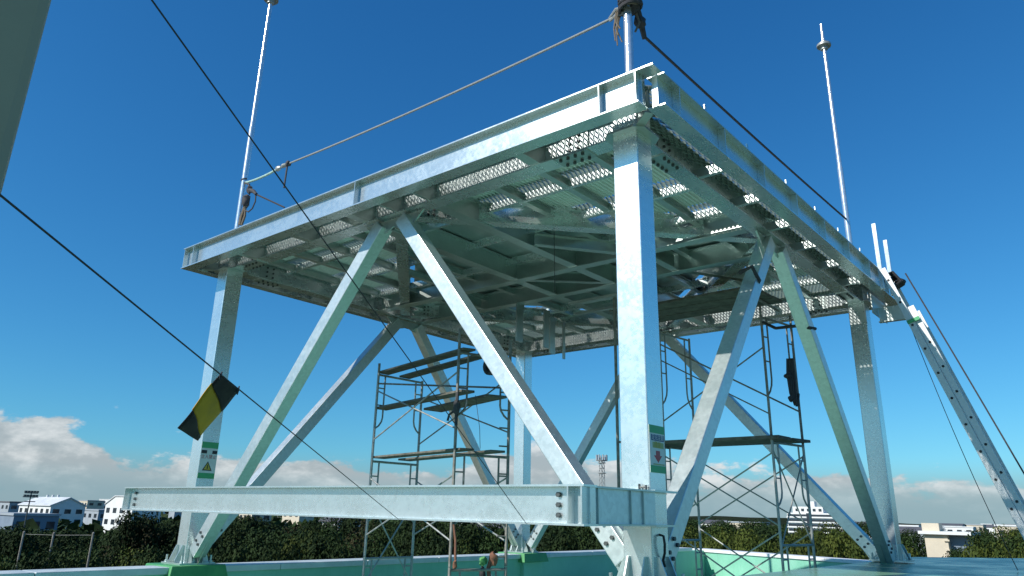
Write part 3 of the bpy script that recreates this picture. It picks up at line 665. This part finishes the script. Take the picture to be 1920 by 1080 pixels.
plank([(-3.4,5.84),(-.82,5.78),(-.80,6.16),(-3.4,6.22)], 4.50, .05, PLANK, 'dark top plank under the deck above the right scaffold, middle one', 'plank')
plank([(-3.4,6.26),(-.79,6.2),(-.76,6.58),(-3.4,6.64)], 4.50, .05, PLANK, 'dark top plank under the deck above the right scaffold, farthest one', 'plank')
MB().tube([(-3.4,5.5,4.47),(-3.4,6.8,4.47)], .024, 8).tube([(-1.0,5.3,4.47),(-1.0,7.0,4.47)], .024, 8).tube([(*R1,4.2),(*R1,4.47)], .024, 8).tube([(*R2,4.2),(*R2,4.47)], .024, 8).tube([(-3.5,5.07,4.44),(-3.4,6.6,4.44)], .024, 8).each('head_pipe', PIPE_RUST, sc, True)
o = MB().tube([(-.12,5.0-1.9,4.04),(.10,3.0,4.06),(.115,3.18,3.9),(-.1,3.4,3.75)], .03, 6).build('lashing_rope', ROPE_D, None, True); tag(o, 'dark lashing around the right front brace below its top', 'rope')
o = MB().tube([(-1.1,6.44,4.15),(-.8,6.2,3.95),(-.1,5.32,3.72),(.11,5.16,3.62),(.11,5.42,3.66),(-.1,5.5,3.75)], .028, 6).build('lashing_rope', ROPE_D, None, True); tag(o, 'dark lashing joining the right scaffold to the far right brace', 'rope')
o = MB()
for k in range(4): o.tube([Vector((-1.0+.03*k,7.22,3.6)), Vector((-1.02+.03*k,7.2+.03*k,3.3-.05*k)), Vector((-1.0+.03*k,7.2,2.95-.08*k)), Vector((-.96+.02*k,7.24,2.75)), Vector((-.95+.02*k,7.3,2.95))], .024, 6)
o.blob((-1.02,7.2,3.28), .07, 61, 2, .3, (1,1,.8)).blob((-1.0,7.2,2.86), .06, 62, 2, .3)
tag(o.build('rope_bundle', ROPE_D, None, True), 'dark rope hank hanging on the right scaffold leg', 'rope bundle')
o = MB().tube([(-2.6,2.05,4.98),(-2.95,2.55,4.1)], .006, 5).build('cord', ROPE_D); tag(o, 'thin dark rod hanging from the diagonal beam under the deck', 'rod')

# ------------------------------------------------------------------ ladder at the right
LT, LBt = Vector((.83,7.58,4.86)), Vector((2.345,7.58,.085)); ld = (LBt-LT).normalized(); lr = Vector((ld.z,0,-ld.x)); lr = -lr if lr.x < 0 else lr
ldr = thing('extension_ladder', LBt, 'grey aluminium extension ladder leaning on the right edge of the platform', 'ladder')
for sec, (o0, s0, s1) in enumerate(((0.0,-.28,5.0),(.113,.55,4.95))):
    for y in (0,.50):
        a = LT+ld*s0+lr*o0+Vector((0,y+.03*sec*(1 if y == 0 else -1),0)); b = LT+ld*s1+lr*o0+Vector((0,y+.03*sec*(1 if y == 0 else -1),0))
        # channel shaped stile
        MB().bar(a, b, .036, .106, lr).build('stile', ALU, ldr, bevel=.005)
    n = int((s1-s0)/.455)
    for i in range(n):
        c = LT+ld*(s0+.25+i*.455)+lr*o0
        rgn = MB().tube([c+Vector((0,-.018+.03*sec,0)), c+Vector((0,.518-.03*sec,0))], .020, 8).build('rung', ALU, ldr, True)
        MB().tube([c+Vector((0,-.024+.03*sec,0)), c+Vector((0,-.0185+.03*sec,0))], .022, 8).build('rung_end', BLACK, rgn)
MB().bar(LT+ld*.78+lr*.05+Vector((0,-.03,0)), LT+ld*.84+lr*.05+Vector((0,-.03,0)), .03, .21, lr).build('guide_bracket', SIGNG, ldr)
for y in (0,.5): MB().bar(LBt+Vector((0,y,-.0))-ld*.12, LBt+Vector((0,y,0))-ld*.005, .06, .16, lr).build('rubber_foot', BLACK, ldr)
o = MB().tube(catenary(LT+Vector((.22,.3,.2)), Vector((2.75,7.9,.10)), -.04), .014, 6).build('ladder_rope', ROPE_D, None, True); tag(o, 'dark blue rope running down along the right side of the ladder', 'rope')
o = MB().tube(catenary(LT+ld*.6+Vector((-.05,.3,0)), Vector((1.98,7.7,.10)), .22), .006, 5).build('ladder_rope', ROPE_D, None, True); tag(o, 'thin slack cord hanging to the left of the ladder', 'cord')
o = MB()
for k in range(5): o.tube([Vector((.74+.03*k,7.75+.06*k,5.05+.035*math.sin(k))), Vector((.86+.03*k,7.8+.05*k,5.10-.05*k)), Vector((.98,7.8+.05*k,4.9)), Vector((.86,7.75+.05*k,4.82))], .026, 6)
o.blob((.95,7.9,4.92), .07, 51, 2, .25, (1.2,1.4,.8)).blob((.80,7.95,5.0), .065, 52, 2, .25)
tag(o.build('rope_bundle', BLACK, None, True), 'black rope bundle lashing the ladder head to the platform', 'rope bundle')
#BACKGROUND
# ------------------------------------------------------------------ the land beyond the roof
GZ = -14.0
GROUND = mat('dry grass and soil', (.05, .055, .025), .95, 0, col2=(.11, .10, .05), scale=.05)
m = MB(); n = 48
m.add([(0,0,GZ)]+[(9000*math.cos(2*PI*i/n), 9000*math.sin(2*PI*i/n), GZ) for i in range(n)], [(0,i+1,(i+1)%n+1) for i in range(n)])
o = m.build('ground', GROUND); o['kind'] = 'structure'
HILL = mat('wooded hills', (.013, .02, .013), .95, 0, col2=(.024, .033, .02), scale=.01, spec=0)
rg = random.Random(11); m = MB(); vs = []; n = 120
for i in range(n+1):
    az = R(-25)+R(95)*i/n; d = 3600+300*math.sin(i*.3)
    hh = 10+14*max(0, math.sin(PI*min(1, max(0, (70-math.degrees(az))/95))))*(.6+.4*math.sin(i*.23)+.12*math.sin(i*.9+1)+.05*rg.random())
    for dd, zz in ((-500,GZ-2),(-120,GZ+hh*.8),(0,GZ+hh+2),(500,GZ-2)): vs.append((-math.sin(az)*(d+dd), math.cos(az)*(d+dd), zz))
m.add(vs, [(i*4+k,(i+1)*4+k,(i+1)*4+k+1,i*4+k+1) for i in range(n) for k in range(3)])
o = m.build('hills', HILL, None, True); o['kind'] = 'structure'

# trees: one trunk and crown mesh per kind, copied
def crown_mesh(seed, leaf, n=8200, wide=.36, sz=.0145):
    rg = random.Random(seed); m = MB(); lobes = []
    for i in range(15):
        a = rg.uniform(0, 2*PI); zz = rg.uniform(.30, .88); q = wide*(1-abs(zz-.52)*1.15)*math.sqrt(rg.random())
        lobes.append((Vector((q*math.cos(a), q*math.sin(a), zz)), rg.uniform(.10, .19)))
    lobes.append((Vector((0,0,.86)), .13))
    vs, fs = [], []
    for i in range(n):
        c, r = rg.choice(lobes); d = Vector((rg.gauss(0,1), rg.gauss(0,1), rg.gauss(0,1)+.25)).normalized()
        p = c+d*r*(rg.random()**.35)*Vector((1,1,.85)).length/1.65
        nn = (d+Vector((rg.uniform(-.9,.9), rg.uniform(-.9,.9), rg.uniform(-.5,.9)))).normalized()
        u = nn.orthogonal().normalized(); u = Matrix.Rotation(rg.uniform(0,6.28), 3, nn) @ u; v = nn.cross(u); s = sz*rg.uniform(.5,1.25)
        k = len(vs); vs += [p-u*s, p+v*s*.55+nn*s*.15, p+u*s, p-v*s*.55+nn*s*.1]; fs.append((k,k+1,k+2,k+3))
    me = bpy.data.meshes.new('crown'); me.from_pydata(vs, [], fs); me.materials.append(leaf)
    t = MB().tube([(0,0,0),(.01,.0,.25),(0,.015,.5),(.01,0,.72)], .028, 7, .008)
    for i in range(6):
        c = lobes[i][0]; t.tube([(0,.005,.22+.05*i), (c.x*.5,c.y*.5,.30+.05*i+.1*c.z), c], .013, 5, .004)
    tm = bpy.data.meshes.new('trunk'); tm.from_pydata(t.v, [], t.f); tm.materials.append(BARK)
    return me, tm
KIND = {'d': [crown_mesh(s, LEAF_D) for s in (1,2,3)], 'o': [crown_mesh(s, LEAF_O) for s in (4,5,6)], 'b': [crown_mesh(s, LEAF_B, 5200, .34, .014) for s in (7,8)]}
LAB = {'d': ('dark green broadleaf tree in the shaded belt beyond the left parapet', 'dark trees beyond the left parapet'),
       'o': ('olive green sunlit tree in the belt beyond the back parapet', 'sunlit trees beyond the back parapet'),
       'b': ('brownish thinning tree standing among the darker trees', 'brownish trees among the dark ones')}
trg = random.Random(3)
def tree(px, ytop, depth, kind, rad):
    tp = pt(px, ytop, depth); me, tm = trg.choice(KIND[kind])
    r = thing('broadleaf_tree', (tp.x,tp.y,GZ), *LAB[kind][:1], 'tree', LAB[kind][1])
    hgt = tp.z-GZ; s = Vector((rad/.45, rad/.45, hgt)); a = trg.uniform(0, 6.28)
    for nm, mesh in (('crown', me), ('trunk', tm)):
        o = bpy.data.objects.new(nm, mesh); COL.objects.link(o); o.parent = r; o.scale = s; o.rotation_euler = (0,0,a)
J = trg.uniform
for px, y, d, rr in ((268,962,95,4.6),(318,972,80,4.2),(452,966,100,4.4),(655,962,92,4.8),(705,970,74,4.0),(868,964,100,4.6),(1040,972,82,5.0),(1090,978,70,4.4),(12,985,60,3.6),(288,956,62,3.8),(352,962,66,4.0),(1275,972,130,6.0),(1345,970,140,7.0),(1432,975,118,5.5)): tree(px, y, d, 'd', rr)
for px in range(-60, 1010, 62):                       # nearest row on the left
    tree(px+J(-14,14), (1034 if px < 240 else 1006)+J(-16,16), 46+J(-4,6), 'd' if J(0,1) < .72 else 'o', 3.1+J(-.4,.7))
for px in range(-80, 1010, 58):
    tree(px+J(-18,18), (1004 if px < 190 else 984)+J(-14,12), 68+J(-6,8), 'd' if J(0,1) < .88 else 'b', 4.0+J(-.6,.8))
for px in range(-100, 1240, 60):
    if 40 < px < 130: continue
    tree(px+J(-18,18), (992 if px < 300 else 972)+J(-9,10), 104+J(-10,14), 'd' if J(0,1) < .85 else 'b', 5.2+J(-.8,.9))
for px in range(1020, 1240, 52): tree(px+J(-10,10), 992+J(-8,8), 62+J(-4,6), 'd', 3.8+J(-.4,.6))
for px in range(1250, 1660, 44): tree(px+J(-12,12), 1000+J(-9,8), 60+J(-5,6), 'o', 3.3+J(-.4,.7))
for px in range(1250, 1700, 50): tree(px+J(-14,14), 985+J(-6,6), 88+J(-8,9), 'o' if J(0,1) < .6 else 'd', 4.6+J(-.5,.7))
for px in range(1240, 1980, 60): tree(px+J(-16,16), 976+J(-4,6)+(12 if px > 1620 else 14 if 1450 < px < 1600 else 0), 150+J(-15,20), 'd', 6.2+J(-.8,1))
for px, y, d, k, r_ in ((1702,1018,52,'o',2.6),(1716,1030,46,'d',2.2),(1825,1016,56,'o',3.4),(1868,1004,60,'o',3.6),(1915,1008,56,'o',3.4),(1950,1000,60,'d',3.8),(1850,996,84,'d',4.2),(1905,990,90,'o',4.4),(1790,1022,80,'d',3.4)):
    tree(px, y, d, k, r_)
# far wood that reads as one mass
rg = random.Random(23); vs, fs = [], []
for i in range(15000):
    az = R(rg.uniform(-22, 88)); d = 175*(900/175)**(rg.random()); hz_ = 5.5+2.5*math.sin(az*9+d*.013)+1.6*math.sin(az*31)
    p = Vector((-math.sin(az)*d, math.cos(az)*d, GZ+hz_*(rg.random()**.5)+d*.0035)); nn = Vector((rg.gauss(0,1), rg.gauss(0,1)-.3, rg.gauss(0,1)+.8)).normalized()
    u = nn.orthogonal().normalized(); u = Matrix.Rotation(rg.uniform(0,6.28), 3, nn) @ u; v = nn.cross(u); s = (1.3+d*.0035)*rg.uniform(.6,1.3)
    k = len(vs); vs += [p-u*s, p+v*s*.7, p+u*s, p-v*s*.7]; fs.append((k,k+1,k+2,k+3))
gm = MB(); gm.v = vs; gm.f = fs; gm.mi = [0]*len(fs)
o = gm.build('distant_wood', LEAF_D); o['kind'] = 'stuff'; tag(o, 'far dark wood stretching to the horizon behind the nearer trees', 'wood')

# buildings
WHITE = mat('white rendered wall', (.66, .68, .66), .8, 0, .05, .3)
CREAM = mat('cream rendered wall', (.55, .49, .38), .8, 0, .06, .4)
GREYW = mat('grey cladding', (.30, .34, .37), .7, 0, .08, .3)
BLUEW = mat('blue grey cladding', (.17, .22, .28), .7, 0, .08, .3)
ROOFW = mat('pale metal roof', (.62, .64, .64), .5, .1, .06, .4)
ROOFD = mat('dark tiled roof', (.09, .09, .10), .7, 0, .15, .6)
GLASS = mat('dark window glass', (.03, .04, .05), .12, 0, .2, .5)
def block(name, c, w_, d_, ztop, wall, roofm, label, cat, grp=None, gable=None, win=(0,0), winx=(0,0), rise=2.0, par=.5):
    """w_ along x, d_ along y; gable: ridge along 'x' or 'y'; win: columns, rows on the south face; winx: on the east face"""
    c = Vector((c.x,c.y,GZ)); t = thing(name, c, label, cat, grp)
    x0, x1, y0, y1 = c.x-w_/2, c.x+w_/2, c.y-d_/2, c.y+d_/2
    if gable == 'x':
        MB().prism([(x0,y0,GZ),(x0,y1,GZ),(x0,y1,ztop-rise),(x0,c.y,ztop),(x0,y0,ztop-rise)], (w_,0,0)).build('wall', wall, t)
        m = MB()
        for s in (-1,1):
            ye = c.y+s*(d_/2+.5); zz = ztop-rise-.5*rise/(d_/2)
            m.prism([(x0-.5,c.y,ztop+.05),(x0-.5,ye,zz+.05),(x0-.5,ye,zz+.35),(x0-.5,c.y,ztop+.35)], (w_+1,0,0))
        m.build('roof', roofm, t)
    elif gable == 'y':
        MB().prism([(x0,y0,GZ),(x1,y0,GZ),(x1,y0,ztop-rise),(c.x+w_*.18,y0,ztop),(c.x-w_*.18,y0,ztop),(x0,y0,ztop-rise)], (0,d_,0)).build('wall', wall, t)
        m = MB(); pr = [(x0-.3,ztop-rise-.2),(c.x-w_*.18,ztop+.05),(c.x+w_*.18,ztop+.05),(x1+.3,ztop-rise-.2)]
        m.prism([(x,y0-.3,z_+.02) for x, z_ in pr]+[(x,y0-.3,z_+.3) for x, z_ in reversed(pr)], (0,d_+.6,0)); m.build('roof', roofm, t)
    else:
        MB().box((x0,y0,GZ),(x1,y1,ztop-par)).build('wall', wall, t)
        MB().box((x0-.25,y0-.25,ztop-par),(x1+.25,y1+.25,ztop)).build('roof', roofm, t)
    hz_ = ztop-(rise if gable else par)
    def wins(nc, nr, south):
        for j in range(nr):
            for i in range(nc):
                zc = hz_-1.9-j*3.4
                if south:
                    xx = x0+(i+.5)*w_/nc; ww = min(w_/nc*.52, 2.4); a, b = (xx-ww/2,y0-.06,zc-.75), (xx+ww/2,y0-.004,zc+.75)
                else:
                    yy = y0+(i+.5)*d_/nc; ww = min(d_/nc*.55, 2.4); a, b = (x1+.004,yy-ww/2,zc-.75), (x1+.06,yy+ww/2,zc+.75)
                MB().box(a, b).build('window', GLASS, t)
    if win[0]: wins(*win, True)
    if winx[0]: wins(*winx, False)
    return t
f = pt(104, 948, 262)
t = block('factory', Vector((f.x-14,f.y+4,0)), 30, 11.5, pt(128,934,262).z, WHITE, ROOFW, 'white factory with pale gable roof at the far left beside the parapet', 'factory', None, 'x', (6,2), (3,2), 2.6)
for k in (-6,-1,4): MB().tube([(f.x-14+k,f.y+4,pt(128,934,262).z-.1),(f.x-14+k,f.y+4,pt(128,934,262).z+1.1)], .45, 8).build('roof_vent', ROOFW, t)
f = pt(250, 950, 235); block('apartment_block', Vector((f.x,f.y,0)), 19, 9, pt(232,931,225).z, WHITE, ROOFW, 'white block with two rows of four windows left of the low beam end', 'building', None, 'y', (4,2), (0,0), 2.2)
f = pt(2, 940, 210); block('office_block', Vector((f.x-8,f.y-4,0)), 9, 6, pt(8,913,210).z, BLUEW, BLUEW, 'blue grey tower block cut by the left edge of the picture', 'building', None, None, (2,3), (2,4))
f = pt(52, 975, 165); block('warehouse', Vector((f.x-2,f.y,0)), 14, 9, pt(52,962,165).z, BLUEW, GREYW, 'low blue grey warehouse in front of the white factory', 'warehouse', None, None, (0,0), (3,1))
f = pt(186, 960, 310); block('warehouse', Vector((f.x,f.y,0)), 30, 13, pt(186,955,310).z, GREYW, GREYW, 'long grey shed between the two white buildings on the left', 'warehouse', None, None, (6,1), (3,1))
f = pt(60, 948, 330); block('warehouse', Vector((f.x-16,f.y,0)), 26, 16, pt(60,941,330).z, GREYW, ROOFD, 'grey shed behind the dark mast at the far left', 'warehouse', None, None, (5,1), (4,1))
hs = [(20,941,420),(150,941,520),(172,938,480),(188,942,560),(206,936,610),(224,941,700),(262,944,560),(640,968,210),(905,974,205),(930,978,190),(480,958,300),(1615,980,300),(1690,984,260),(1720,990,240),(1830,983,420),(1870,985,520),(1800,987,380),(1660,985,420),(1400,978,300),(1340,976,420),(300,946,640),(340,947,520),(560,958,420),(1905,984,700),(1850,982,900),(1780,982,800)]
for i, (px, y, d) in enumerate(hs):
    f = pt(px, y, d); k = i % 4
    block('house', Vector((f.x,f.y,0)), 8+(i*5 % 7)*d/260, 7+(i*3 % 4)*d/300, f.z, (WHITE, GREYW, CREAM, WHITE)[k], (ROOFW, ROOFD, GREYW, ROOFD)[k], 'small pale building half hidden among the far trees near the horizon', 'house', 'far houses among the trees', (None,'x')[i % 2], (3,1), (2,1), 1.4)
# hospital with stepped floors
f = pt(1526, 960, 520); bx, by = f.x, f.y
hp = thing('hospital', (bx,by,GZ), 'large white stepped building with dark window bands beyond the right scaffold', 'building')
zt = pt(1526, 950, 520).z
MB().box((bx-19,by,GZ),(bx+17,by+14,zt-4.2)).build('wall', WHITE, hp); MB().box((bx-15,by+1,zt-4.2),(bx+6,by+13,zt)).build('upper_wall', WHITE, hp)
MB().box((bx-5,by+4,zt),(bx-.5,by+9,zt+3.6)).build('roof_house', WHITE, hp)
for k in range(5): MB().box((bx-18.6,by-.12,zt-6.6-k*3.3),(bx+16.6,by-.01,zt-5.2-k*3.3)).build('window_band', GLASS, hp); MB().box((bx-19.2,by-1.2,zt-7.6-k*3.3),(bx+17.2,by-.13,zt-6.9-k*3.3)).build('balcony', WHITE, hp)
for k in range(5): MB().box((bx-13+k*4,by+.88,zt-3.2),(bx-11+k*4,by+.99,zt-1.4)).build('window', GLASS, hp)
MB().box((bx-5.0,by-1.4,GZ),(bx-2.6,by-1.21,zt-4.4)).build('stair_glazing', GLASS, hp)
# cream school block on the right
f = pt(1757, 1000, 138); bx, by = f.x, f.y
hp = thing('school_block', (bx,by,GZ), 'cream stair tower with a white slab roof and shade-toned wing at the right', 'building')
z1, z2 = pt(1750,981,138).z, pt(1750,998,138).z
MB().box((bx-2.2,by,GZ),(bx+1.6,by+5,z2-.35)).build('wall', CREAM, hp); MB().box((bx-2.6,by+.8,z2+.2),(bx+.3,by+4,z1)).build('roof_house', CREAM, hp)
MB().box((bx-3.0,by-.9,z2-.35),(bx+5.6,by+9,z2+.2)).build('roof', WHITE, hp)
MB().box((bx+1.62,by+1.6,GZ),(bx+5.0,by+9,z2-.36)).build('shade_toned_wing', BLUEW, hp)  # shade on this wing is put into its blue grey colour
for k in range(4): MB().box((bx+1.0,by-.35,z2-1.5-k*1.7),(bx+1.9,by-.01,z2-1.2-k*1.7)).build('ledge', CREAM, hp)
f = pt(1898, 990, 230); block('house', Vector((f.x,f.y,0)), 8, 6, pt(1898,984,230).z, CREAM, ROOFW, 'cream flat roofed building behind the trees at the right edge', 'house', None, None, (3,1))

# telecom tower
f = pt(1129, 905, 420); x, y = f.x, f.y; zt = pt(1129,853,420).z
tt = thing('telecom_tower', (x,y,GZ), 'thin lattice telecom tower with antenna panels on the horizon', 'tower')
m = MB()
for sx in (-1,1):
    for sy in (-1,1): m.tube([(x+sx*1.5,y+sy*1.5,GZ),(x+sx*.85,y+sy*.85,zt-1)], .16, 5)
k = GZ
while k < zt-3:
    for s in (1,-1): m.tube([(x-1.2*s,y-1.2,k),(x+1.2*s,y-1.2,k+2.6)], .10, 4); m.tube([(x+1.2,y-1.2*s,k),(x+1.2,y+1.2*s,k+2.6)], .10, 4)
    k += 2.6
m.build('lattice', PIPE, tt)
for zz, rr in ((zt-4.2,2.3),(zt-9.8,2.4),(zt-7,1.7)): MB().tube([(x,y,zz),(x,y,zz+.35)], rr, 10).build('platform', PIPE, tt)
for k in range(8):
    a = k*PI/4; MB().box((x+3.0*math.cos(a)-.3,y+3.0*math.sin(a)-.3,zt-2.6),(x+3.0*math.cos(a)+.3,y+3.0*math.sin(a)+.3,zt+.4)).build('antenna_panel', GREYW, tt)
MB().tube([(x,y,zt-2.9),(x,y,zt-2.6)], 3.2, 12).build('head_frame', PIPE, tt)
# dark mast and net poles on the left
f = pt(56, 938, 120); zt = pt(56,922,120).z
mm_ = thing('floodlight_mast', (f.x,f.y,GZ), 'dark mast with cross arms of lamps rising among trees at the far left', 'mast')
MB().tube([(f.x,f.y,GZ),(f.x,f.y,zt)], .16, 8, .09).build('pole', BOLT, mm_)
for zz, l in ((zt-.2,1.1),(zt-.8,1.25),(zt-1.5,.9)): MB().bar((f.x+.3*l,f.y-l,zz),(f.x-.3*l,f.y+l,zz), .14, .14).build('cross_arm', BOLT, mm_)
for k in range(-2,3):
    for zz in (zt-.2, zt-.8): MB().box((f.x-.2-.15*k*.3,f.y+k*.45-.15,zz+.08),(f.x+.2-.15*k*.3,f.y+k*.45+.15,zz+.36)).build('lamp', BOLT, mm_)
tops = []
for (px, y) in ((45,998),(101,1000),(175,1000)):
    f = pt(px, y, 44); tops.append(f)
    np_ = MB().tube([(f.x,f.y,GZ),(f.x,f.y,f.z)], .06, 8).blob((f.x,f.y,f.z), .08, 1, 1, 0).build('net_pole', PIPE_RUST, None, True)
    tag(np_, 'grey net pole standing among the dark trees at the far left', 'pole', 'net poles among the trees')
o = MB().tube([tops[0]-Vector((0,0,.1)), tops[1]-Vector((0,0,.1)), tops[2]-Vector((0,0,.1))], .007, 5).build('net_cable', PIPE); tag(o, 'thin cable strung between the three grey net poles', 'cable')
